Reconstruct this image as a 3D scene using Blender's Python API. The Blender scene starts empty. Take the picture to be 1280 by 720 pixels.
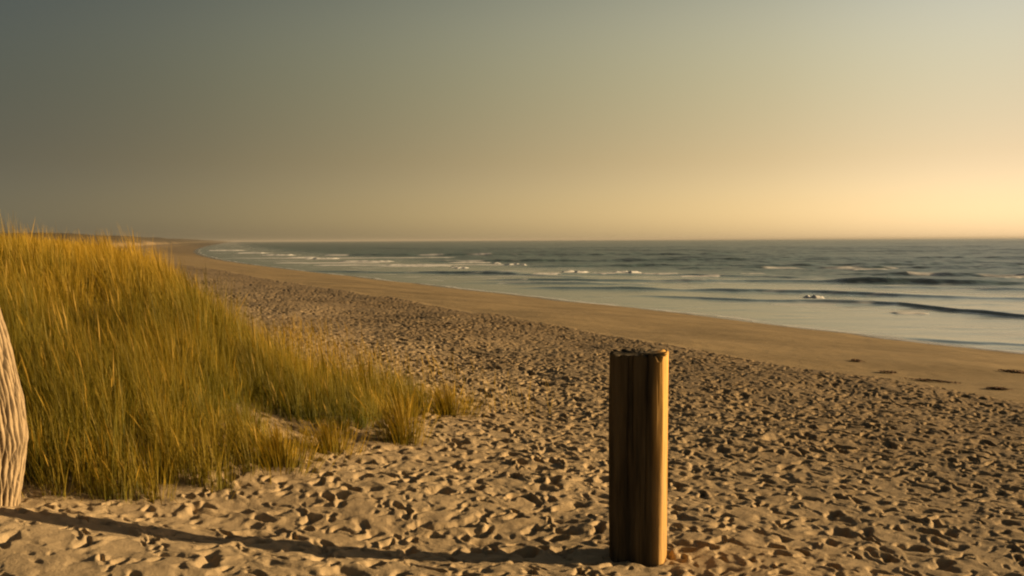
import bpy, math
import numpy as np
from mathutils import Matrix, Vector

R = math.radians
scene = bpy.context.scene
rng = np.random.default_rng(7)

# ------------------------------------------------------------------ camera
cam_d = bpy.data.cameras.new('camera')
cam = bpy.data.objects.new('camera', cam_d)
scene.collection.objects.link(cam)
cam_d.sensor_width = 36.0
cam_d.lens = 35.0
cam_d.clip_start = 0.05
cam_d.clip_end = 30000
cam.matrix_world = (Matrix.Translation((0, 0, 1.6)) @ Matrix.Rotation(R(90 - 2.76), 4, 'X')
                    @ Matrix.Rotation(R(-0.27), 4, 'Z'))
scene.camera = cam

# ------------------------------------------------------------------ light
SUN_AZ = 87.0      # degrees clockwise from +Y (the way the camera looks): the sun is low on the right
SUN_EL = 10.5
w = bpy.data.worlds.new('World'); scene.world = w; w.use_nodes = True
nt = w.node_tree; nt.nodes.clear()
wo = nt.nodes.new('ShaderNodeOutputWorld'); bg = nt.nodes.new('ShaderNodeBackground')
sky = nt.nodes.new('ShaderNodeTexSky'); sky.sky_type = 'NISHITA'; sky.sun_disc = False
sky.sun_elevation = R(SUN_EL); sky.sun_rotation = R(SUN_AZ)
sky.altitude = 0; sky.air_density = 1.0; sky.dust_density = 1.0; sky.ozone_density = 1.0
# evening glow to the right; unseen sky (sunward, overhead, behind) dimmed to cut fill
tc = nt.nodes.new('ShaderNodeTexCoord')
dt = nt.nodes.new('ShaderNodeVectorMath'); dt.operation = 'DOT_PRODUCT'
dt.inputs[1].default_value = (math.sin(R(SUN_AZ)), math.cos(R(SUN_AZ)), 0)
nt.links.new(tc.outputs['Generated'], dt.inputs[0])
mr = nt.nodes.new('ShaderNodeMapRange'); mr.inputs[1].default_value = -1; mr.inputs[2].default_value = 1
nt.links.new(dt.outputs['Value'], mr.inputs[0])
sx = nt.nodes.new('ShaderNodeSeparateXYZ'); nt.links.new(tc.outputs['Generated'], sx.inputs[0])
def wramp(fac, stops):
    r = nt.nodes.new('ShaderNodeValToRGB'); r.color_ramp.interpolation = 'B_SPLINE'
    e = r.color_ramp.elements
    while len(e) < len(stops): e.new(.5)
    for el, (p, c) in zip(e, stops): el.position = p; el.color = (*c, 1)
    nt.links.new(fac, r.inputs[0]); return r.outputs[0]
def scl(stops, k): return [(p, tuple(v / k for v in c)) for p, c in stops]       # ramp colours stop at 1
glow = wramp(mr.outputs[0], scl([(0, (.12, .12, .12)), (.18, (.13, .125, .115)), (.30, (.176, .146, .124)), (.405, (.352, .265, .18)), (.525, (.675, .484, .31)),
                             (.65, (1.0, .70, .45)), (.75, (1.12, .83, .65)), (.84, (.50, .37, .27)), (1, (.22, .16, .11))], 1.2))
rise = wramp(sx.outputs[2], scl([(0, (1.23, 1.60, 2.5)), (.035, (1.0, 1.09, 1.42)), (.08, (.82, .75, .78)), (.157, (.98, .92, .79)), (.228, (1.08, 1.05, .98)), (.42, (.62, .64, .64)), (1, (.28, .30, .32))], 2.5))
def wmul(a, b):
    m = nt.nodes.new('ShaderNodeMix'); m.data_type = 'RGBA'; m.blend_type = 'MULTIPLY'; m.inputs[0].default_value = 1
    nt.links.new(a, m.inputs[6]); nt.links.new(b, m.inputs[7]); return m.outputs[2]
up = nt.nodes.new('ShaderNodeVectorMath'); up.operation = 'SCALE'; up.inputs['Scale'].default_value = 3.0
nt.links.new(wmul(wmul(sky.outputs[0], glow), rise), up.inputs[0])
nt.links.new(up.outputs[0], bg.inputs[0])
bg.inputs[1].default_value = 0.12
nt.links.new(bg.outputs[0], wo.inputs[0])

sun_d = bpy.data.lights.new('sun', 'SUN'); sun = bpy.data.objects.new('sun', sun_d)
scene.collection.objects.link(sun)
sun_d.energy = 5.0; sun_d.angle = R(0.55); sun_d.color = (1.0, 0.70, 0.36)
sdir = Vector((math.sin(R(SUN_AZ)) * math.cos(R(SUN_EL)), math.cos(R(SUN_AZ)) * math.cos(R(SUN_EL)), math.sin(R(SUN_EL))))
sun.rotation_euler = sdir.to_track_quat('Z', 'Y').to_euler()

vs = scene.view_settings
vs.view_transform = 'Standard'; vs.look = 'None'; vs.exposure = 1.0; vs.gamma = 1.0; vs.use_curve_mapping = False
scene.render.engine = 'CYCLES'
scene.cycles.max_bounces = 6
scene.cycles.pixel_filter_type = 'BLACKMAN_HARRIS'; scene.cycles.filter_width = 2.1     # a soft lens
scene.cycles.volume_bounces = 0
scene.cycles.caustics_reflective = False
scene.cycles.caustics_refractive = False

# ------------------------------------------------------------------ noise and maths
TAB = np.random.default_rng(3).random((8, 512, 512)).astype(np.float32)
def vnoise(x, y, seed=0):
    """smooth value noise in -1..1"""
    x = np.asarray(x, dtype=np.float64) + 37.3 * seed; y = np.asarray(y, dtype=np.float64) - 21.7 * seed
    xi = np.floor(x).astype(np.int64); yi = np.floor(y).astype(np.int64)
    fx = (x - xi).astype(np.float32); fy = (y - yi).astype(np.float32)
    fx = fx * fx * (3 - 2 * fx); fy = fy * fy * (3 - 2 * fy)
    T = TAB[seed % 8]
    x0 = xi & 511; x1 = (xi + 1) & 511; y0 = yi & 511; y1 = (yi + 1) & 511
    a = T[x0, y0] * (1 - fx) + T[x1, y0] * fx
    b = T[x0, y1] * (1 - fx) + T[x1, y1] * fx
    return (a * (1 - fy) + b * fy) * 2 - 1

def rot(x, y, deg):
    c, s = math.cos(R(deg)), math.sin(R(deg))
    return c * x - s * y, s * x + c * y

def sstep(a, b, v):
    t = np.clip((v - a) / (b - a), 0, 1)
    return t * t * (3 - 2 * t)

def coast(x, y):
    """s: metres towards the sea, t: metres along the coast; the far coast bends out to sea"""
    s = .907 * x + .42 * y; t = -.42 * x + .907 * y
    q = np.maximum(t - 100, 0)
    return s - .166 * (np.sqrt(q * q + 190. ** 2) - 190.), t

WATER_Z = -1.6
PS = np.array([-400, -200, -60, -20, -8, -3, -.2, 1.2, 2.8, 6, 9.9, 10.6, 17, 21, 24.7, 30, 60, 400])
PZ = np.array([1.6, 1.4, 1.1, .9, .75, .55, .27, .14, 0.0, -.12, -.27, -.40, -.85, -1.22, -1.6, -2.0, -4, -8])
DS = np.array([-400, -60, -12, -3, .3, 1.25, 1.6, 2.0, 2.5, 400])
DZ = np.array([.2, .45, .64, .68, .78, .82, .50, .17, 0.0, 0])

def pits(x, y, cell, ax, ay, depth, seed):
    """a jittered grid of trodden hollows with a pushed-up rim"""
    gx = np.floor(x / cell).astype(np.int64); gy = np.floor(y / cell).astype(np.int64)
    out = np.zeros(x.shape, np.float32)
    T = TAB
    for i in (-1, 0, 1):
        for j in (-1, 0, 1):
            cx = gx + i; cy = gy + j
            a = (cx + 91 * seed) & 511; b = (cy + 53 * seed) & 511
            px = (cx + T[0, a, b]) * cell; py = (cy + T[1, a, b]) * cell
            th = T[2, a, b] * 6.2832
            k = .55 + .9 * T[3, a, b]
            dp = depth * (T[4, a, b] ** .8) * 1.3
            dx = (x - px).astype(np.float32); dy = (y - py).astype(np.float32)
            c = np.cos(th); s = np.sin(th)
            u = (c * dx + s * dy) / (ax * k); v = (-s * dx + c * dy) / (ay * k)
            q = u * u + v * v
            m = q < 4
            h = np.where(q < 1, -(1 - q) ** 1.5, 0) + .11 * np.exp(-((np.sqrt(q) - 1.3) / .5) ** 2) * (1 + .6 * np.sign(u) * np.minimum(abs(u), 1))
            out += np.where(m, h * dp, 0)
    return out

def macro(x, y):
    s, t = coast(x, y)
    wob = .5 * vnoise(x / 9, y / 9, 1) + .25 * vnoise(x / 3.1, y / 3.1, 2)
    near = sstep(30, 8, t)
    h = np.interp(s + wob * .35 * (1 - .5 * near), PS, PZ)
    h += np.interp(s + wob * .3, DS, DZ) * sstep(5.2, 12.0, t)
    # the old dune ridge far up the coast
    far = sstep(90, 420, t)
    h += far * sstep(5, -14, s) * (2.7 + .8 * vnoise(t / 45, s / 25, 3) + .3 * vnoise(t / 11, s / 8, 4))
    amp = sstep(4.5, 9, np.hypot(x, y))
    h += .05 * amp * vnoise(x / 2.3, y / 2.3, 5) * sstep(26, 12, s) + .03 * vnoise(x / .9, y / .9, 6) * sstep(11, 9, s)
    h += .03 * vnoise(x / 7, y / 7, 7) * sstep(9, 12, s) + .018 * vnoise(x / 1.8, y / 2.6, 3) * sstep(19, 22, s) + .009 * vnoise(x / .5, y / .8, 4) * sstep(19, 22, s) * sstep(34, 30, s)
    h += (.05 * sstep(3.9, 4.5, y) - .085 * sstep(4.5, 5.25, y) + .035 * sstep(5.25, 6.4, y)) * sstep(.7, -.1, x) * sstep(-4.5, -3, x)
    h -= .075 * np.exp(-((x + .38) / .70) ** 2 - ((y - 4.80) / .55) ** 2) + .045 * np.exp(-((x + 1.35) / .8) ** 2 - ((y - 4.75) / .5) ** 2)
    return h, s, t

def sand_mask(s, x, y):
    e = 10.25 + .35 * vnoise(x / 2.0, y / 2.0, 2) + .12 * vnoise(x / .5, y / .5, 3)
    return sstep(e + .35, e - .35, s)

def height(x, y, fine=True):
    h, s, t = macro(x, y)
    if not fine:
        return h
    r = np.hypot(x, y)
    k = sand_mask(s, x, y)
    near = (r < 75) & (s < 13)
    d = np.zeros_like(h)
    xx = x[near]; yy = y[near]
    wx = xx + .07 * vnoise(xx / .15, yy / .15, 1) + .024 * vnoise(xx / .05, yy / .05, 4); wy = yy + .07 * vnoise(xx / .15, yy / .15, 2) + .024 * vnoise(xx / .05, yy / .05, 5)
    a = pits(wx, wy, .142, .058, .038, .076, 1)
    b = pits(*rot(wx, wy, 31), .11, .038, .027, .016, 2)
    c = .012 * vnoise(*rot(xx / .24, yy / .24, 20), 3) + .005 * vnoise(*rot(xx / .075, yy / .075, 50), 4) + .0035 * vnoise(xx / .04, yy / .04, 5) + pits(wx, wy, .95, .14, .07, .030, 5)
    patch = (.78 + .30 * vnoise(xx / 1.7, yy / 1.7, 6)) * np.interp(np.hypot(xx, yy), [14, 40], [1, .6]) * (1 - .45 * sstep(4.8, 4.2, yy) * sstep(.6, -.6, xx))
    d[near] = (a * .8 + b + c) * patch
    far = ~near & (r < 400)
    d[far] = .03 * vnoise(x[far] / .6, y[far] / .6, 3)
    # the smooth flank below the berm: faint ripples and prints only
    sm = np.zeros_like(h); q = (r < 90) & (s > 9) & (s < 30)
    sm[q] = .006 * vnoise(x[q] / .5, y[q] / .5, 1) + .004 * vnoise(x[q] / .16, y[q] / .16, 2) + .012 * vnoise(x[q] / 1.6, y[q] / 1.6, 4)
    return h + d * k + sm * (1 - k)

# ------------------------------------------------------------------ helpers
def link(name, me, mats, parent=None):
    o = bpy.data.objects.new(name, me); scene.collection.objects.link(o)
    for m in (mats if isinstance(mats, (list, tuple)) else [mats]):
        me.materials.append(m)
    if parent: o.parent = parent
    return o

def tag(o, label=None, cat=None, group=None, kind=None):
    if label: o['label'] = label
    if cat: o['category'] = cat
    if group: o['group'] = group
    if kind: o['kind'] = kind
    return o

def raw_mesh(name, co, faces, smooth=True, attrs=None):
    """co (n,3), faces (m,3|4)"""
    me = bpy.data.meshes.new(name)
    n = len(co); m, k = faces.shape
    me.vertices.add(n); me.vertices.foreach_set('co', np.ascontiguousarray(co, dtype=np.float32).ravel())
    me.loops.add(m * k); me.loops.foreach_set('vertex_index', np.ascontiguousarray(faces, dtype=np.int32).ravel())
    me.polygons.add(m)
    me.polygons.foreach_set('loop_start', np.arange(0, m * k, k, dtype=np.int32))
    me.polygons.foreach_set('use_smooth', np.full(m, smooth))
    me.update(calc_edges=True)
    for nm, v in (attrs or {}).items():
        if v.ndim == 1:
            at = me.attributes.new(nm, 'FLOAT', 'POINT'); at.data.foreach_set('value', v.astype(np.float32))
        else:
            at = me.attributes.new(nm, 'FLOAT_COLOR', 'POINT'); at.data.foreach_set('color', v.astype(np.float32).ravel())
    return me

def grid_faces(nr, nc, wrap=False):
    i = np.arange(nr - 1)[:, None]; j = np.arange(nc if wrap else nc - 1)[None, :]
    j2 = (j + 1) % nc
    a = i * nc + j; b = i * nc + j2; c = (i + 1) * nc + j2; d = (i + 1) * nc + j
    return np.stack([a, b, c, d], -1).reshape(-1, 4)

class Mat:
    def __init__(s, name):
        s.m = bpy.data.materials.new(name); s.m.use_nodes = True
        s.t = s.m.node_tree; s.p = s.t.nodes['Principled BSDF']; s.out = s.t.nodes['Material Output']
    def n(s, typ, **kw):
        nd = s.t.nodes.new(typ)
        for k, v in kw.items(): setattr(nd, k, v)
        return nd
    def l(s, a, b): s.t.links.new(a, b)
    def noise(s, scale, detail=4, rough=.6, vec=None):
        nd = s.n('ShaderNodeTexNoise'); nd.inputs['Scale'].default_value = scale
        nd.inputs['Detail'].default_value = detail; nd.inputs['Roughness'].default_value = rough
        if vec is None:
            vec = s.pos()
        s.l(vec, nd.inputs['Vector']); return nd.outputs[0]
    def pos(s):
        if not hasattr(s, '_p'): s._p = s.n('ShaderNodeTexCoord').outputs['Object']
        return s._p
    def scaled(s, v3):
        mp = s.n('ShaderNodeMapping'); mp.inputs['Scale'].default_value = v3; s.l(s.pos(), mp.inputs[0]); return mp.outputs[0]
    def ramp(s, fac, stops):
        r = s.n('ShaderNodeValToRGB'); e = r.color_ramp.elements
        while len(e) < len(stops): e.new(.5)
        for el, (p, c) in zip(e, stops):
            el.position = p; el.color = (c, c, c, 1) if isinstance(c, (int, float)) else (*c, 1)
        s.l(fac, r.inputs[0]); return r.outputs[0]
    def mix(s, f, a, b, mode='MIX'):
        m = s.n('ShaderNodeMix', data_type='RGBA', blend_type=mode)
        for v, i in ((f, 0), (a, 6), (b, 7)):
            if isinstance(v, (int, float)): m.inputs[i].default_value = v
            elif isinstance(v, tuple): m.inputs[i].default_value = (*v, 1)
            else: s.l(v, m.inputs[i])
        return m.outputs[2]
    def math(s, op, a, b=0.0, clamp=False):
        m = s.n('ShaderNodeMath', operation=op, use_clamp=clamp)
        for v, i in ((a, 0), (b, 1)):
            if isinstance(v, (int, float)): m.inputs[i].default_value = v
            else: s.l(v, m.inputs[i])
        return m.outputs[0]
    def attr(s, name, col=False):
        a = s.n('ShaderNodeAttribute', attribute_name=name); return a.outputs['Color' if col else 'Fac']
    def bump(s, h, strength, dist, normal=None):
        b = s.n('ShaderNodeBump'); b.inputs['Strength'].default_value = strength; b.inputs['Distance'].default_value = dist
        s.l(h, b.inputs['Height'])
        if normal is not None: s.l(normal, b.inputs['Normal'])
        return b.outputs[0]

# the outline of the ground the dune grass grows on
def in_poly(x, y, P):
    P = np.array(P); ins = np.zeros(len(x), bool); j = len(P) - 1
    for i in range(len(P)):
        xi, yi = P[i]; xj, yj = P[j]
        c = ((yi > y) != (yj > y)) & (x < (xj - xi) * (y - yi) / (yj - yi + 1e-12) + xi)
        ins ^= c; j = i
    return ins

POLY = [(-14, 3.6), (-9, 4.7), (-6, 5.2), (-3.3, 5.35), (-2.62, 5.45), (-2.40, 5.25), (-2.2, 5.32), (-1.97, 5.5), (-1.56, 5.95), (-1.55, 6.45), (-1.80, 7.0), (-1.95, 7.65),
        (-1.50, 7.62), (-1.12, 7.4), (-.86, 7.45), (-.92, 8.3), (-.62, 9.0), (-.78, 9.7), (-1.25, 10.6), (-2.0, 11.4), (-3.35, 13.2), (-5.1, 16.7),
        (-9.1, 25), (-16.8, 42), (-25.2, 60), (-45, 104), (-75, 104), (-40, 40), (-18, 12)]
PA = np.array(POLY)
def edge_dist(x, y):
    d = np.full(len(x), 1e9)
    for i in range(len(PA)):
        a = PA[i]; b = PA[(i + 1) % len(PA)]; ab = b - a; L2 = (ab ** 2).sum()
        u = np.clip(((x - a[0]) * ab[0] + (y - a[1]) * ab[1]) / L2, 0, 1)
        d = np.minimum(d, np.hypot(x - a[0] - u * ab[0], y - a[1] - u * ab[1]))
    return d

# ------------------------------------------------------------------ sand
def fan_angles(dense_deg, n, full=180):
    a = np.linspace(-dense_deg, dense_deg, n)
    step = a[1] - a[0]; side = []
    v = dense_deg
    while v < full - 2:
        step *= 1.12; step = min(step, 5); v += step; side.append(min(v, full))
    side = np.array([q for q in side if q < full - 1])
    return np.radians(np.concatenate([-side[::-1], a, side]))

sand = Mat('sand')
grain = sand.noise(420, 3, .7); mid = sand.noise(7, 5, .65); big = sand.noise(.6, 4, .5)
c = sand.ramp(mid, [(.25, (.275, .202, .115)), (.75, (.405, .298, .168))])
c = sand.mix(sand.ramp(big, [(.35, 0.0), (.7, .35)]), c, (.36, .285, .18))
c = sand.mix(sand.attr('shade_tone'), c, (.53, .50, .46), 'MULTIPLY')
c = sand.mix(.5, c, sand.ramp(grain, [(.3, (.60, .60, .60)), (.7, (1.25, 1.25, 1.25))]), 'MULTIPLY')
smooth = sand.attr('smooth')
belt = sand.noise(.9, 5, .6, sand.scaled((.30, .62, 1)))
c = sand.mix(smooth, c, sand.mix(sand.ramp(belt, [(.3, 0.), (.7, 1.)]), (.185, .132, .062), (.30, .218, .110)))
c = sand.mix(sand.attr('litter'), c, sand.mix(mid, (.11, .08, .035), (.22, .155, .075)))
wet = sand.attr('wet')
c = sand.mix(wet, c, (.085, .062, .038))
veg = sand.attr('veg')
vn = sand.noise(.25, 6, .7)
c = sand.mix(veg, c, sand.ramp(vn, [(.35, (.045, .036, .022)), (.65, (.10, .075, .035))]))
sand.l(c, sand.p.inputs['Base Color'])
sand.l(sand.ramp(wet, [(0, .95), (1, .22)]), sand.p.inputs['Roughness'])
sand.p.inputs['Specular IOR Level'].default_value = .25
b1 = sand.bump(sand.noise(60, 5, .7), .55, .012)
sand.l(sand.bump(grain, .3, .0015, b1), sand.p.inputs['Normal'])

ang = fan_angles(31, 1250)
r1 = np.exp(np.arange(math.log(.5), math.log(3.6), .02))
r2 = np.exp(np.arange(math.log(3.6), math.log(30), .0024))
r3 = np.exp(np.arange(math.log(30), math.log(200), .007))
r4 = np.exp(np.arange(math.log(200), math.log(12000), .02))
rr = np.concatenate([r1, r2, r3, r4])
A, RR = np.meshgrid(ang, rr)
X = (np.sin(A) * RR).ravel(); Y = (np.cos(A) * RR).ravel()
Z = height(X, Y)
s_, t_ = coast(X, Y)
k_ = sand_mask(s_, X, Y)
wl = .5 * vnoise(X / 3, Y / 3, 4)
wet_ = sstep(-1.36, -1.50, Z + .07 * wl)
wet_ = np.maximum(wet_, .45 * sstep(130, 280, t_) * sstep(8, 18, s_))
veg_ = sstep(40, 110, t_) * sstep(3, -3, s_ + 3 * vnoise(X / 20, Y / 20, 6)) + sstep(420, 900, t_) * .8
veg_ = np.clip(veg_, 0, 1)
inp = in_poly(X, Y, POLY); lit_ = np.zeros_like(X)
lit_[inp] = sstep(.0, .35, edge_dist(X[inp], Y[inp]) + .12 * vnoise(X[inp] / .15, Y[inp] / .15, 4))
shade_tone_ = sstep(1.5, 8.5, s_ + .8 * vnoise(X / 2.5, Y / 2.5, 5)) * k_ * (.8 + .2 * vnoise(X / 1.1, Y / 1.1, 2))  # self-shading of the trodden sand painted into its colour; far sand darkened too
shade_tone_ = np.maximum(shade_tone_, .65 * sstep(35, 130, t_))
# close the hole under the camera with one more vertex
n0 = len(X); nc = len(ang)
co = np.column_stack([np.append(X, 0), np.append(Y, 0), np.append(Z, Z[:nc].mean())])
app = lambda v: np.append(v, v[0])
F = grid_faces(len(rr), nc, True)[:, ::-1]
jj = np.arange(nc); tri = np.column_stack([jj, (jj + 1) % nc, np.full(nc, n0)])
me = raw_mesh('beach_sand', co, F, True, {'smooth': app(1 - k_), 'wet': app(wet_), 'veg': app(veg_), 'litter': app(lit_ * .85), 'shade_tone': app(shade_tone_)})
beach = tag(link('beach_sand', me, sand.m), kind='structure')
me2 = None
del A, RR, X, Y, Z

# ------------------------------------------------------------------ sea
water = Mat('water')
foam = water.attr('foam')
water.p.inputs['Base Color'].default_value = (.055, .092, .080, 1)
water.l(water.ramp(water.attr('calm'), [(0, .32), (1, .17)]), water.p.inputs['Roughness'])
water.p.inputs['IOR'].default_value = 1.33
wv = water.scaled((1, 1, 1))
nb1 = water.noise(1.6, 5, .6); nb2 = water.noise(.35, 4, .6); nb3 = water.noise(.06, 3, .6)
calm = water.attr('calm')
n1 = water.bump(nb3, .8, 1.2)
n2 = water.bump(nb2, .8, .35, n1)
n3 = water.bump(nb1, .55, .06, n2)
nn = water.bump(nb1, .35, .02)
mixn = water.n('ShaderNodeMix', data_type='VECTOR')
water.l(calm, mixn.inputs[0]); water.l(n3, mixn.inputs[4]); water.l(nn, mixn.inputs[5])
water.l(mixn.outputs[1], water.p.inputs['Normal'])
fo = water.n('ShaderNodeBsdfDiffuse'); fo.inputs[0].default_value = (.93, .92, .90, 1)
ft = water.n('ShaderNodeBsdfTranslucent'); ft.inputs[0].default_value = (.86, .85, .82, 1)
fx = water.n('ShaderNodeMixShader'); fx.inputs[0].default_value = .25
water.l(fo.outputs[0], fx.inputs[1]); water.l(ft.outputs[0], fx.inputs[2])
fn = water.noise(3.0, 6, .75)
fm = water.math('MULTIPLY', foam, water.ramp(fn, [(.28, 1.0), (.5, 2.2)]), True)
ms = water.n('ShaderNodeMixShader'); water.l(fm, ms.inputs[0]); water.l(water.p.outputs[0], ms.inputs[1]); water.l(fx.outputs[0], ms.inputs[2])
water.l(ms.outputs[0], water.out.inputs[0])

ang = np.radians(np.concatenate([np.linspace(-36, 40, 1000), np.linspace(40.5, 125, 120)]))
r1 = np.exp(np.arange(math.log(14), math.log(400), .0042))
r2 = np.exp(np.arange(math.log(400), math.log(14000), .014))
rr = np.concatenate([r1, r2])
A, RR = np.meshgrid(ang, rr)
X = (np.sin(A) * RR).ravel(); Y = (np.cos(A) * RR).ravel(); D = RR.ravel()
s_, t_ = coast(X, Y)

def crest(pts, h, front, back, fade=3.0):
    """one wave: a crest line through world points; steep face on the beach side"""
    pts = np.array(pts, float)
    o = np.argsort(pts[:, 0]); pts = pts[o]
    yc = np.interp(X, pts[:, 0], pts[:, 1]) + .5 * vnoise(X / 2.5, X * 0, 2) + .15 * vnoise(X / .7, X * 0, 3)
    d = (Y - yc) * .75
    end = sstep(pts[0, 0] - fade, pts[0, 0] + fade, X) * sstep(pts[-1, 0] + fade, pts[-1, 0] - fade, X)
    prof = np.where(d < 0, np.exp(-(d / front) ** 2), np.exp(-(d / back) ** 2))
    return .72 * h * prof * end * (.8 + .35 * vnoise(X / 3, Y / 6, 5))

deep = sstep(25.5, 40, s_)
zw = np.zeros_like(X)
# the waves one can tell apart
zw += crest([(7.4, 56), (12.5, 51.2), (16, 49.6), (18.5, 48.2), (19.3, 43.5), (21, 38.5), (27, 33)], .21, .45, 1.6)
zw += crest([(2, 66), (8.7, 63.5), (17.9, 58.3), (21.9, 54.3), (26.6, 51.4), (34, 46)], .27, .6, 2.2)
zw += crest([(17, 107), (28, 106), (40, 104), (46, 98)], .33, .9, 3.2)
zw += crest([(30, 88), (34, 86), (42, 81), (54, 76)], .38, .8, 3)
zw += crest([(-3, 74), (3, 73), (9, 70)], .2, .6, 2)
zw += crest([(22, 66), (30, 62), (40, 58)], .2, .6, 2)
zw += crest([(-6, 96), (4, 92), (16, 88), (24, 80)], .22, .7, 2.5)
zw += crest([(12.5, 31.5), (14.5, 30), (20, 24)], .07, .25, 1.2, 1.2)
zw += crest([(-12, 148), (0, 146), (20, 142), (50, 135)], .5, 1.0, 4)
zw += crest([(-40, 215), (-10, 205), (40, 190)], .6, 1.2, 5)
zw += crest([(60, 150), (90, 140), (130, 120)], .6, 1.2, 4)
zw += crest([(24, 72), (38, 66), (52, 60)], .34, .6, 2.2)
zw += crest([(2, 118), (18, 118), (30, 116), (60, 112)], .4, .9, 3)
zw += crest([(-22, 104), (-10, 98), (0, 92), (6, 84)], .28, .6, 2)
zw += crest([(-2, 78), (8, 76), (20, 74), (34, 68)], .30, .6, 2)
# swell and chop
def swell(dx, dy, L, amp, seed):
    ph = (X * dx + Y * dy) / L * 2 * math.pi + 1.8 * vnoise(X / (L * 2.5), Y / (L * 2.5), seed)
    w_ = (.5 + .5 * np.cos(ph)) ** 2.2
    return amp * w_ * (.5 + .5 * vnoise(X / (L * 2), Y / (L * 1.3), seed + 1)).clip(0)
lod = lambda L: sstep(L * 260, L * 110, D)       # no waves finer than the mesh can carry
off = sstep(45, 110, s_)
zw += off * swell(.5, .86, 17, .42, 2) * lod(17) + off * swell(.62, .78, 9.5, .22, 4) * lod(9)
zw += sstep(200, 500, s_) * swell(.45, .89, 60, .9, 1) * lod(60)
rough_ = .25 + .75 * sstep(45, 80, s_)
zw += deep * rough_ * (.09 * vnoise(X / 2.2, Y / 1.6, 3) * lod(2.5) + .05 * vnoise(X / .9, Y / .7, 4) * lod(1) + .02 * vnoise(X / .4, Y / .3, 5) * lod(.45))
zw += (.012 * vnoise(X / 1.4, Y / .9, 6) * lod(1.4)) * (1 - deep)
# breakers and foam: (x, y, half length, half depth, height, strength)
fa = np.zeros_like(X)
H_ = 1244.
def wpx(px, py): 
    d = 3.0 * H_ / (py - (303.2 - px * .0047)); return (px - 640) / H_ * d, d
brk = []
for (p0, p1, py, hh, st) in [(703, 735, 338.5, .75, 1.2), (767, 800, 339.5, .75, 1.3), (800, 850, 341, .35, .8), (1011, 1029, 369.5, .75, 1.6),
                             (617, 626, 328, .6, 1.0), (634, 658, 329.5, .7, 1.0), (562, 584, 333, .7, 1.1), (484, 555, 330, .45, .7),
                             (425, 486, 326, .8, 1.4), (384, 420, 322.5, .9, 1.4), (328, 366, 318.5, 1.1, 1.4), (360, 392, 321, .6, 1.1), (345, 480, 327.5, .35, 1.1), (296, 560, 322 , .3, .9), (425, 640, 330, .3, .9), (262, 300, 313, 1.3, 1.2),
                             (1120, 1160, 386.5, .25, 1.0), (296, 332, 316, 1.1, 1.2), (930, 960, 340, .25, .6), (1250, 1300, 344, .4, 1.1), (585, 640, 337, .35, .7), (480, 560, 331, .4, 1.1),
                             (740, 768, 340.5, .3, .8), (850, 900, 343, .2, .6), (560, 610, 327, .4, .8), (1060, 1110, 337, .3, .6), (395, 440, 330, .25, .7), (668, 700, 341, .25, .6)]:
    xa, d = wpx(p0, py); xb, _ = wpx(p1, py)
    brk.append(((xa + xb) / 2, d, abs(xb - xa) / 2, max(.38, d * .013 - .25), hh, st))
for (bx_, by_, hl, hd, hh, st) in brk:
    P_ = max(2.2 * hd, 2.4 * hl if hl < 1.6 else 0)
    yc = by_ - .12 * (X - bx_) + (.75 * (np.mod(X - bx_ + .3 * P_ * vnoise(X / P_, X * 0, 4), P_) - P_ / 2) if hh >= .6 and by_ < 140 else 0) + hd * .8 * vnoise(X / max(hl * .35, .5), X * 0, 5)
    u = abs(X - bx_) / hl; v = (Y - yc) / hd
    e = sstep(1.15, .75, u + .18 * vnoise(X / (hl * .2), Y / hd, 2)) * np.where(v < 0, np.exp(-v * v * 1.6), np.exp(-v * v * .45))
    lump = .8 + .3 * vnoise(X / max(.25, hl * .12), Y / max(.3, hd * .6), 1)
    zw += hh * (.27 if hh >= .6 else .2) * e * lump
    fa = np.maximum(fa, st * 1.5 * e ** .5 * sstep(.08, .3, e))
for pts_, st in (([(16, 49.3), (18.5, 47.9), (19.3, 43.2), (21, 38.2), (27, 32.7)], .5), ([(17, 106), (28, 105), (40, 103)], .5), ([(34, 85.5), (42, 80.5), (54, 75.5)], .6),
                 ([(-12, 147), (0, 145), (20, 141)], .6), ([(-40, 214), (-10, 204), (10, 199)], .8), ([(8.7, 63), (17.9, 57.8), (21.9, 53.8)], .35)):
    P_ = np.array(pts_, float); yc = np.interp(X, P_[:, 0], P_[:, 1]) + .5 * vnoise(X / 2.5, X * 0, 2)
    end = (X > P_[0, 0]) & (X < P_[-1, 0])
    fa = np.maximum(fa, end * st * np.exp(-((Y - yc) / (.18 + .004 * D)) ** 2) * sstep(-.1, .5, vnoise(X / 3.1, X * 0 + 3, 6)))
# swash edge
terr = height(X, Y)
dep_ = WATER_Z + zw - terr
edge = sstep(.05 + .035 * sstep(24, 10, t_), .012, dep_) * sstep(-.02, .0, dep_)
fa = np.maximum(fa, edge * (1.1 * sstep(22, 8, t_) + .35) * (.6 + .6 * vnoise(X / 2.2, Y / 2.2, 3)))
# thin streaks left by old foam in the shallows
st_ = sstep(.35, .75, vnoise(X / 3.5 + .6 * vnoise(X / 1.3, Y / 1.3, 2), Y / .8, 6)) * sstep(26, 30, s_) * sstep(62, 50, s_)
fa = np.maximum(fa, .22 * st_)
calm_ = sstep(62, 40, s_)
F = grid_faces(len(rr), len(ang))[:, ::-1]
keep = (dep_ > -.6)
F = F[keep[F].all(1)]
used = np.zeros(len(X), bool); used[F.ravel()] = True
remap = np.cumsum(used) - 1
me = raw_mesh('sea_water', np.column_stack([X, Y, WATER_Z + zw])[used], remap[F], True, {'foam': fa[used], 'calm': calm_[used]})
tag(link('sea_water', me, water.m), kind='structure')
del A, RR, X, Y, D, terr, dep_, zw, fa

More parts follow.
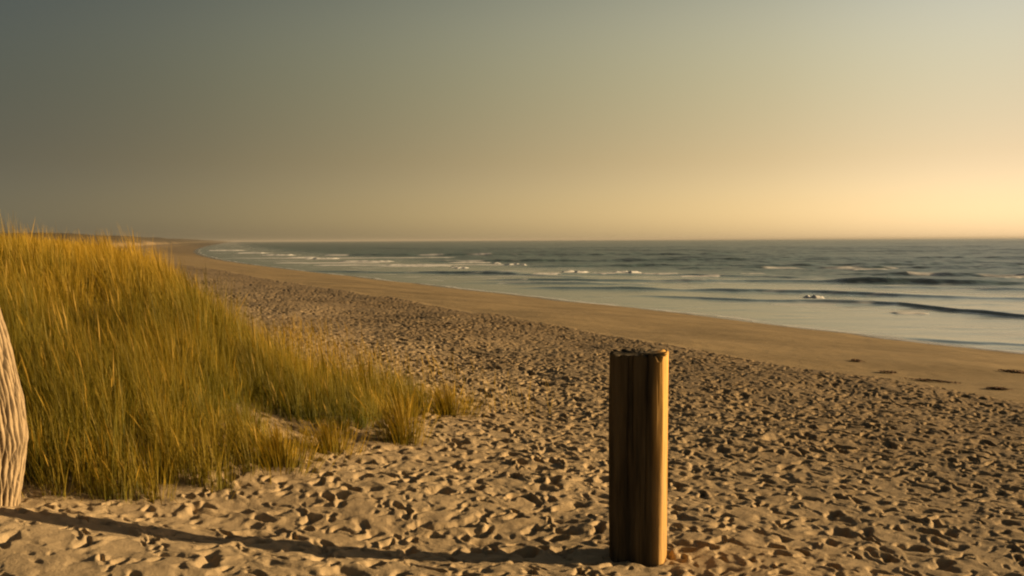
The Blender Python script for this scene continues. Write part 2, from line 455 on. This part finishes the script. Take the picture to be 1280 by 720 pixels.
# ------------------------------------------------------------------ grass
gm = Mat('dune_grass_blades')
colr = gm.attr('tone', True)
gm.l(colr, gm.p.inputs['Base Color']); gm.p.inputs['Roughness'].default_value = .6
gm.p.inputs['Specular IOR Level'].default_value = .3
tr = gm.n('ShaderNodeBsdfTranslucent'); gm.l(colr, tr.inputs[0])
mx = gm.n('ShaderNodeMixShader'); mx.inputs[0].default_value = .38
gm.l(gm.p.outputs[0], mx.inputs[1]); gm.l(tr.outputs[0], mx.inputs[2]); gm.l(mx.outputs[0], gm.out.inputs[0])

def blades(bx, by, bz, length, width, az, lean, curl, green, seed_head, seg=4, wind=(-.13, .02)):
    """arched, tapering strips; returns (co, faces, tone)"""
    n = len(bx); g = np.random.default_rng(n)
    L = seg + 1
    u = np.linspace(0, 1, L)[None, :]
    th = lean[:, None] + curl[:, None] * u ** 1.6
    dl = length[:, None] / seg
    dx = np.sin(th); dz = np.cos(th)
    hx = np.concatenate([np.zeros((n, 1)), np.cumsum(dx[:, :-1] * dl, 1)], 1)
    hz = np.concatenate([np.zeros((n, 1)), np.cumsum(dz[:, :-1] * dl, 1)], 1)
    ca, sa = np.cos(az)[:, None], np.sin(az)[:, None]
    px = bx[:, None] + hx * ca + wind[0] * length[:, None] * u ** 1.8
    py = by[:, None] + hx * sa + wind[1] * length[:, None] * u ** 1.8
    pz = bz[:, None] + hz
    wd = width[:, None] * (1 - u ** 2.2 * .88)
    sh = seed_head[:, None] > 0
    wd = np.where(sh, width[:, None] * np.interp(u, [0, .6, .72, .88, 1], [.55, .45, 2.3, 2.0, .3]), wd)
    tw = az + g.uniform(.9, 2.2, n)
    wx = np.cos(tw)[:, None] * wd * .5; wy = np.sin(tw)[:, None] * wd * .5
    a = np.stack([px - wx, py - wy, pz], -1); b = np.stack([px + wx, py + wy, pz], -1)
    co = np.stack([a, b], 2).reshape(-1, 3)                       # blade, level, side
    base = (np.arange(n) * L * 2)[:, None] + (np.arange(seg) * 2)[None, :]
    f = np.stack([base, base + 1, base + 3, base + 2], -1).reshape(-1, 4)
    G0 = np.array([.050, .066, .006]); G1 = np.array([.135, .135, .008]); S0 = np.array([.42, .255, .010]); S1 = np.array([.50, .31, .025])
    m = g.random((n, 1))
    gc = G0 * (1 - m) + G1 * m; sc = S0 * (1 - m) + S1 * m
    k = np.clip(green[:, None] , 0, 1)
    lo = gc * k + sc * (1 - k)
    kt = np.clip(k * 1.15 - .45, 0, 1)                              # dry tips
    hi = gc * kt + sc * (1 - kt)
    uu = (u ** 1.3)[:, :, None]
    tone = lo[:, None, :] * (1 - uu) + hi[:, None, :] * uu
    tone = np.where(sh[:, :, None] & (u[:, :, None] > .55), S1 * .72, tone)
    tone = np.repeat(tone, 2, axis=1).reshape(-1, 3)
    return co, f, np.column_stack([tone, np.ones(len(tone))])

def tufts(x0, x1, y0, y1, per_m2, nb, wmul, seed, lmul=1.0, seg=4):
    g = np.random.default_rng(seed)
    n = int((x1 - x0) * (y1 - y0) * per_m2)
    tx = g.uniform(x0, x1, n); ty = g.uniform(y0, y1, n)
    k = in_poly(tx, ty, POLY) & (abs(tx) < .72 * ty + 1.6)
    tx, ty = tx[k], ty[k]
    ed = edge_dist(tx, ty)
    dens = vnoise(tx / .9, ty / .9, 3)
    k = (ed > .35) | (g.random(len(tx)) < .4 + 1.6 * ed)
    k &= (dens > -.55) | (g.random(len(tx)) < .35)
    tx, ty, ed, dens = tx[k], ty[k], ed[k], dens[k]
    m = len(tx)
    th = (.53 + .07 * g.standard_normal(m)) * (.50 + .50 * np.clip(ed / .7, 0, 1)) * (1 + .30 * dens) * (1 + .15 * vnoise(tx / .35, ty / .35, 6))
    gr = .80 + .34 * vnoise(tx / 1.3, ty / 1.3, 4) + .12 * g.standard_normal(m) - .38 * sstep(7.5, 13, ty) + .18 * sstep(-2.4, -1.4, tx) * sstep(11, 9.5, ty)
    idx = np.repeat(np.arange(m), nb)
    N = len(idx)
    rad = np.abs(g.normal(0, .07, N)); aa = g.uniform(0, 2 * math.pi, N)
    bx = tx[idx] + rad * np.cos(aa); by = ty[idx] + rad * np.sin(aa)
    bz = height(bx, by, False) - .02
    length = th[idx] * g.uniform(.45, 1.12, N) * lmul
    width = g.uniform(.0028, .0055, N) * wmul
    az = aa + g.normal(0, .5, N)
    lean = np.clip(.06 + rad * 1.6 + g.normal(0, .08, N), 0, .9)
    curl = np.abs(g.normal(.30, .28, N))
    sh = (g.random(N) < .03).astype(float)
    length = np.where(sh > 0, length * 1.0, length); curl = np.where(sh > 0, curl * .6, curl)
    return blades(bx, by, bz, length, width, az, lean, curl, gr[idx] + g.normal(0, .09, N), sh, seg)

def join(parts):
    co = []; fs = []; tn = []; o = 0
    for c_, f_, t__ in parts:
        co.append(c_); fs.append(f_ + o); tn.append(t__); o += len(c_)
    return np.concatenate(co), np.concatenate(fs), np.concatenate(tn)

parts = [tufts(-6.6, -.4, 4.9, 8.6, 64, 66, .85, 1, 1.0, 5),
         tufts(-10.5, -.4, 8.6, 12.5, 30, 45, 1.3, 2),
         tufts(-16, -2, 12.5, 20, 16, 36, 2.0, 3, 1.05, 3),
         tufts(-26, -4, 20, 42, 4.5, 26, 3.8, 4, 1.1, 3),
         tufts(-60, -12, 42, 104, 1.2, 22, 8.0, 5, 1.2, 2)]
co, f, tn = join(parts)
print('grass blades verts', len(co))
tag(link('dune_grass', raw_mesh('dune_grass', co, f, True, {'tone': tn}), gm.m),
    'golden green marram grass covering the dune on the left', 'grass', kind='stuff')

# thin blades scattered over the sand right of the dune
g = np.random.default_rng(21)
n = 1500
yy = g.uniform(9.5, 19, n); xx = (3.1 + np.abs(g.normal(0, .75, n)) - .42 * yy) / .907
cl = vnoise(xx / .5, yy / .5, 2); k = cl > .12; xx, yy = xx[k], yy[k]; n = len(xx)
c_ = blades(xx, yy, height(xx, yy, False) - .02, g.uniform(.15, .40, n), g.uniform(.003, .007, n), g.uniform(0, 6.28, n), np.abs(g.normal(.12, .1, n)),
            np.abs(g.normal(.3, .2, n)), g.uniform(0, .7, n), (g.random(n) < .15).astype(float))
tag(link('sparse_grass', raw_mesh('sparse_grass', c_[0], c_[1], True, {'tone': c_[2]}), gm.m),
    'thin scattered grass stalks on the sand behind the dune grass tip', 'grass', kind='stuff')
# fallen straw and runners at the foot of the dune
n = 900
xx = g.uniform(-3.2, -.2, n); yy = g.uniform(4.9, 9.6, n)
k = ~in_poly(xx, yy, POLY) & (edge_dist(xx, yy) < .28 * g.random(n) ** .7); xx, yy = xx[k], yy[k]; n = len(xx)
c_ = blades(xx, yy, height(xx, yy, False) - .005, g.uniform(.06, .26, n), g.uniform(.003, .005, n), g.uniform(0, 6.28, n), np.abs(g.normal(.7, .4, n)),
            np.abs(g.normal(.5, .3, n)), g.uniform(.2, 1, n), np.zeros(n))
tag(link('grass_fringe', raw_mesh('grass_fringe', c_[0], c_[1], True, {'tone': c_[2]}), gm.m),
    'short stray blades and runners on the sand at the foot of the dune', 'grass', kind='stuff')

# single tufts one can tell apart at the foot of the dune
def grass_tuft(x, y, radius, tall, nb, label, seed):
    g = np.random.default_rng(seed)
    a = g.uniform(0, 6.28, nb); r = np.abs(g.normal(0, radius, nb))
    bx = r * np.cos(a); by = r * np.sin(a) * .8
    z0 = float(height(np.array([x]), np.array([y]), False)[0])
    bz = height(x + bx, y + by, False) - z0 - .02
    c_ = blades(bx, by, bz, tall * g.uniform(.5, 1.15, nb), g.uniform(.003, .006, nb), a, np.clip(.1 + r * 1.8 + g.normal(0, .1, nb), 0, 1.1),
                np.abs(g.normal(.35, .25, nb)), g.uniform(.35, 1, nb), (g.random(nb) < .04).astype(float))
    o = link('grass_tuft', raw_mesh('grass_tuft', c_[0], c_[1], True, {'tone': c_[2]}), gm.m)
    o.location = (x, y, z0)
    return tag(o, label, 'grass tuft', 'low grass tufts at the dune foot')
grass_tuft(-.60, 9.15, .14, .32, 520, 'low green grass tuft furthest right, at the tip of the grass', 31)
grass_tuft(-1.28, 6.85, .13, .24, 420, 'short spreading grass tuft on the sand tongue between the two grass lobes', 32)
grass_tuft(-1.50, 6.30, .15, .27, 620, 'broad low olive tuft at the right end of the front grass lobe', 36)
grass_tuft(-.83, 7.5, .10, .42, 380, 'upright golden tuft at the front corner of the right grass lobe', 34)

# ------------------------------------------------------------------ wooden post
wood = Mat('weathered_wood')
wv = wood.scaled((1, 1, .045))
g1 = wood.noise(34, 6, .7, wv); g2 = wood.noise(120, 4, .7, wv); g3 = wood.noise(6, 4, .6, wood.scaled((1, 1, .25))); g4 = wood.noise(16, 3, .6, wood.scaled((1, 1, .10)))
c = wood.ramp(g1, [(.28, (.09, .055, .028)), (.45, (.46, .26, .065)), (.72, (.64, .38, .11))])
c = wood.mix(.6, c, wood.ramp(g2, [(.3, (.6, .6, .6)), (.7, (1.2, 1.2, 1.2))]), 'MULTIPLY')
c = wood.mix(wood.ramp(g3, [(.45, 0.), (.75, .45)]), c, (.24, .19, .13))
c = wood.mix(wood.attr('crack'), c, (.02, .013, .008))
c = wood.mix(wood.attr('shade_side'), c, wood.mix(wood.ramp(g4, [(.38, 0.), (.62, 1.)]), (.014, .012, .008), (.068, .052, .028)))
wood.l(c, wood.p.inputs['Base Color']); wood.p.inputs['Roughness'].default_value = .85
wood.p.inputs['Specular IOR Level'].default_value = .25
wb = wood.bump(g1, .6, .006); wood.l(wood.bump(g2, .5, .002, wb), wood.p.inputs['Normal'])

def post(x, y, zb, H, hw, hd, rotz):
    NP = 260; NR = 130
    th = np.linspace(0, 2 * math.pi, NP, endpoint=False)
    # rounded square outline
    e = 7.0
    cx = np.cos(th); sy = np.sin(th)
    rr = 1 / (abs(cx) ** e + abs(sy) ** e) ** (1 / e)
    ux, uy = cx * rr, sy * rr
    zz = np.linspace(-.35, H, NR)
    T, Zg = np.meshgrid(np.arange(NP), zz)
    per = T / NP
    # vertical checks and grain, running the length of the post
    ridg = .0020 * vnoise(per * 90, Zg * 1.1, 2) + .0012 * vnoise(per * 230, Zg * 3, 3)
    crack = np.zeros_like(per)
    for c0, wdt, z0, z1, dr in ((.700, .0042, .25, H + .1, .004), (.735, .0032, .5, H + .1, -.006), (.800, .0052, .1, H + .1, .012), (.655, .0025, -.1, .6, .0), (.77, .003, -.2, .5, .008),
                                (.05, .003, .3, H + .1, .006), (.97, .0025, -.2, .7, .0), (.3, .004, 0, H, .01), (.5, .004, .2, H, 0)):
        c1 = c0 + dr * (Zg / H) + .0018 * vnoise(Zg * 5, Zg * 0 + c0 * 99, 1)
        d = abs(((per - c1 + .5) % 1) - .5)
        k = sstep(wdt, wdt * .2, d) * sstep(z0, z0 + .15, Zg) * sstep(z1 + .01, z1 - .1, Zg)
        crack = np.maximum(crack, k)
    ridg = ridg - .011 * crack
    sc = 1 + .02 * (Zg / H) + .024 * vnoise(per * 5, Zg * 2.5, 4)
    UX = ux[None] * (hw * sc + ridg); UY = uy[None] * (hd * sc + ridg)
    top = .008 * vnoise(T / NP * 60, T * 0, 5) + .009 * np.sign(np.sin(T / NP * 2 * math.pi * 21)) * (.5 + .5 * vnoise(T / NP * 21, T * 0 + 4, 6))
    # a splintered corner
    chip = -.035 * np.exp(-((per - .865) / .014) ** 2) - .012 * np.exp(-((per - .93) / .03) ** 2)
    Zg2 = Zg + (top + chip) * sstep(H - .12, H, Zg)
    co = np.column_stack([UX.ravel(), UY.ravel(), Zg2.ravel()])
    f = grid_faces(NR, NP, True)
    # sawn top: inner rings
    last = (NR - 1) * NP; extra = []; fs = [f]; prev = np.arange(last, last + NP); cr = [crack.ravel()]
    for q in (.86, .6, .3, .04):
        ring = np.column_stack([UX[-1] * q, UY[-1] * q, np.full(NP, H) + (top + chip)[-1] * q * .6 - .004 + .003 * np.sin(q * 40) + .003 * vnoise(UX[-1] * q * 60, UY[-1] * q * 60, 2)])
        st = len(co) + sum(len(e_) for e_ in extra); cur = np.arange(st, st + NP); extra.append(ring); cr.append(crack[-1] * 1.0)
        fs.append(np.column_stack([prev, np.roll(prev, -1), np.roll(cur, -1), cur])); prev = cur
    co = np.concatenate([co] + extra); f = np.concatenate(fs)
    cr = np.concatenate(cr)
    # sunlit seaward side painted pale, the shaded other sides painted dark
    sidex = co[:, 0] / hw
    shade_side = 1 - sstep(.55, .95, sidex + .10 * vnoise(co[:, 1] * 30, co[:, 2] * 4, 3))
    shade_side *= .985 + .015 * vnoise(co[:, 0] * 25, co[:, 2] * 3, 2)
    o = link('wooden_post', raw_mesh('wooden_post', co, f, True, {'crack': cr, 'shade_side': shade_side}), wood.m)
    o.location = (x, y, zb); o.rotation_euler = (0, R(.1), rotz)
    return o
pz = float(height(np.array([.64]), np.array([4.98]), False)[0]) + .0
p = post(.627, 4.91, pz, 1.025, .135, .120, R(-14))
tag(p, 'short square weathered wooden post standing alone in the trodden sand', 'post')

# ------------------------------------------------------------------ pale trunk at the left edge
bark = Mat('bleached_bark')
bw = bark.scaled((1, 1, .22))
n1 = bark.noise(22, 6, .7, bw); n2 = bark.noise(90, 4, .7, bark.scaled((1, 1, .4)))
c = bark.ramp(n1, [(.3, (.24, .175, .10)), (.7, (.44, .33, .20))])
c = bark.mix(bark.attr('groove'), c, (.022, .014, .007))
c = bark.mix(.7, c, bark.ramp(n2, [(.3, (.65, .65, .65)), (.7, (1.15, 1.15, 1.15))]), 'MULTIPLY')
bark.l(c, bark.p.inputs['Base Color']); bark.p.inputs['Roughness'].default_value = .9; bark.p.inputs['Specular IOR Level'].default_value = .2
bb = bark.bump(n1, .7, .012); bark.l(bark.bump(n2, .5, .003, bb), bark.p.inputs['Normal'])
NP = 1000; zz = np.concatenate([np.linspace(-.35, 1.62, 330)]); NR = len(zz)
T, Zg = np.meshgrid(np.linspace(0, 2 * math.pi, NP, endpoint=False), zz)
prof = np.interp(Zg, [-.35, -.02, .12, .28, .5, .75, 1.0, 1.3, 1.62], [.36, .375, .40, .425, .415, .375, .325, .27, .23])
cx, sx = np.cos(T), np.sin(T)
# periodic domain: noise on the circle; ridges braid because the domain is warped along the height
kx = cx * 4; ky = sx * 4
warp = .55 * vnoise(kx * .8 + 7, Zg * 3.0 + ky * .8, 2) + .22 * vnoise(kx * 2 + 7, Zg * 7 + ky * 2, 3)
ph = T * 42 + warp * 5.0
ridge = 1 - abs(np.sin(ph / 1.0 * .5 * 2 * .5 * 2))
ridge2 = 1 - abs(np.sin(T * 27 - warp * 6.5 + 1.3))
groove = np.maximum(sstep(.22, .75, ridge), .85 * sstep(.42, .85, ridge2)) * (.9 + .4 * vnoise(kx * 3, Zg * 9 + ky * 3, 5)).clip(0, 1)
lump = .020 * vnoise(kx * .5 + 3, Zg * 2 + ky * .5, 6) + .007 * vnoise(kx * 5, Zg * 14 + ky * 5, 7)
e_ = 3.2; sq = 1 / (abs(np.cos(T + R(42))) ** e_ + abs(np.sin(T + R(42))) ** e_) ** (1 / e_)      # one broad flat side
rad = prof * .87 * sq + lump * .6 - .022 * groove
zt = Zg + sstep(1.45, 1.62, Zg) * (.06 * vnoise(kx * 1.5, ky * 1.5, 1) + .04 * vnoise(kx * 6, ky * 6, 2))
co = np.column_stack([(rad * cx - .05 * np.maximum(Zg - .3, 0)).ravel(), (rad * sx).ravel(), zt.ravel()])
f = grid_faces(NR, NP, True)
last = (NR - 1) * NP; cen = co[last:].mean(0); prev = np.arange(last, last + NP); ex = []; fs = [f]; gr = [groove.ravel()]
for q in (.8, .5, .2, .02):
    ring = cen + (co[last:] - cen) * q; ring[:, 2] -= .05 * (1 - q) + .02 * vnoise(ring[:, 0] * 30, ring[:, 1] * 30, 3)
    st = len(co) + sum(len(e_) for e_ in ex); cur = np.arange(st, st + NP); ex.append(ring); gr.append(np.full(NP, .4))
    fs.append(np.column_stack([prev, np.roll(prev, -1), np.roll(cur, -1), cur])); prev = cur
me = raw_mesh('tree_trunk', np.concatenate([co] + ex), np.concatenate(fs), True, {'groove': np.concatenate(gr)})
tr_o = link('tree_trunk', me, bark.m)
sx_, sy_ = -2.918, 5.05
tr_o.location = (sx_, sy_, float(height(np.array([sx_]), np.array([sy_]), False)[0]))
tag(tr_o, 'pale grooved weathered trunk bulging in at the left edge beside the grass', 'tree trunk')

# ------------------------------------------------------------------ seaweed on the smooth sand
sw = Mat('dried_seaweed')
sn = sw.noise(30, 4, .6)
sw.l(sw.ramp(sn, [(.3, (.15, .085, .045)), (.7, (.28, .17, .09))]), sw.p.inputs['Base Color']); sw.p.inputs['Roughness'].default_value = .7
def seaweed(x, y, L, W, dirdeg, n, hgt, label, seed):
    g = np.random.default_rng(seed)
    cs, sn_ = math.cos(R(dirdeg)), math.sin(R(dirdeg))
    co = []; fs = []
    z0 = float(height(np.array([x]), np.array([y]))[0])
    for i in range(n):
        a = g.normal(0, .42) * L; b = g.normal(0, .4) * W
        a = max(-L, min(L, a))
        ox, oy = a * cs - b * sn_, a * sn_ + b * cs
        m = 7; d = g.uniform(0, 6.28); ln = g.uniform(.05, .16)
        px, py = ox, oy; wd = g.uniform(.006, .02)
        env = math.exp(-(a / L) ** 2 * 1.5) * hgt
        zb = g.uniform(0, .5) * env
        st = len(co)
        for j in range(m):
            gz = float(macro(np.array([x + px]), np.array([y + py]))[0][0]) - z0
            hz = gz + .012 + zb + env * .4 * math.sin(j * 1.3 + i)
            nx, ny = -math.sin(d), math.cos(d); q = wd * (1 - abs(j / (m - 1) * 2 - 1) ** 3 * .8); tl = .5 * math.sin(j + i * 2.1)
            co.append((px - nx * q, py - ny * q, hz - tl * q)); co.append((px + nx * q, py + ny * q, hz + tl * q))
            px += math.cos(d) * ln / m; py += math.sin(d) * ln / m; d += g.normal(0, .5)
        for j in range(m - 1):
            k = st + j * 2; fs.append((k, k + 1, k + 3, k + 2))
    o = link('seaweed_clump', raw_mesh('seaweed_clump', np.array(co), np.array(fs)), sw.m)
    o.location = (x, y, z0)
    return tag(o, label, 'seaweed', 'seaweed washed up on the smooth sand')
SPOTS = [(1110, 466, .13, .05, 90, .02, 'dark small seaweed knot at the left end of the long streak'),
         (1168, 477, .34, .07, 170, .02, 'long reddish brown seaweed streak nearest the edge of the trodden sand'),
         (1246, 487, .13, .06, 90, .03, 'compact brown seaweed lump nearest the right edge of the trodden sand'),
         (1070, 452, .08, .04, 60, .04, 'tiny seaweed scrap, leftmost on the smooth sand'),
         (1270, 466, .28, .06, 130, .04, 'thin seaweed streak closest to the waterline at the right edge')]
def ground_at(px, py):
    v = cam.matrix_world.to_3x3() @ Vector(((px - 640) / H_, (360 - py) / H_, -1))
    u = np.linspace(2, 120, 24000)
    gx, gy, gz = v.x * u, v.y * u, 1.6 + v.z * u
    hh, _, _ = macro(gx, gy); i = int(np.argmax(gz < hh)); return gx[i], gy[i]
for i, (px, py, L, W, n, hg, lab) in enumerate(SPOTS):
    gx, gy = ground_at(px, py)
    seaweed(gx, gy, L, W, -35, n, hg, lab, 50 + i)

# ------------------------------------------------------------------ haze
hz = bpy.data.materials.new('haze'); hz.use_nodes = True; t = hz.node_tree; t.nodes.clear()
o_ = t.nodes.new('ShaderNodeOutputMaterial'); v_ = t.nodes.new('ShaderNodeVolumePrincipled')
v_.inputs['Color'].default_value = (.55, .53, .50, 1); v_.inputs['Density'].default_value = .00022; v_.inputs['Anisotropy'].default_value = .2
t.links.new(v_.outputs[0], o_.inputs['Volume'])
def haze_box(xa, xb, ya, yb, za, zb):
    c = np.array([(x, y, z) for z in (za, zb) for y in (ya, yb) for x in (xa, xb)], float)
    f = np.array([(0, 2, 3, 1), (4, 5, 7, 6), (0, 1, 5, 4), (2, 6, 7, 3), (0, 4, 6, 2), (1, 3, 7, 5)])
    return raw_mesh('haze', c, f, False)
tag(link('haze', haze_box(-14500, 14500, -14500, 14500, -12, 7.5), hz), 'thin warm haze over the far beach and sea', 'haze', kind='stuff')
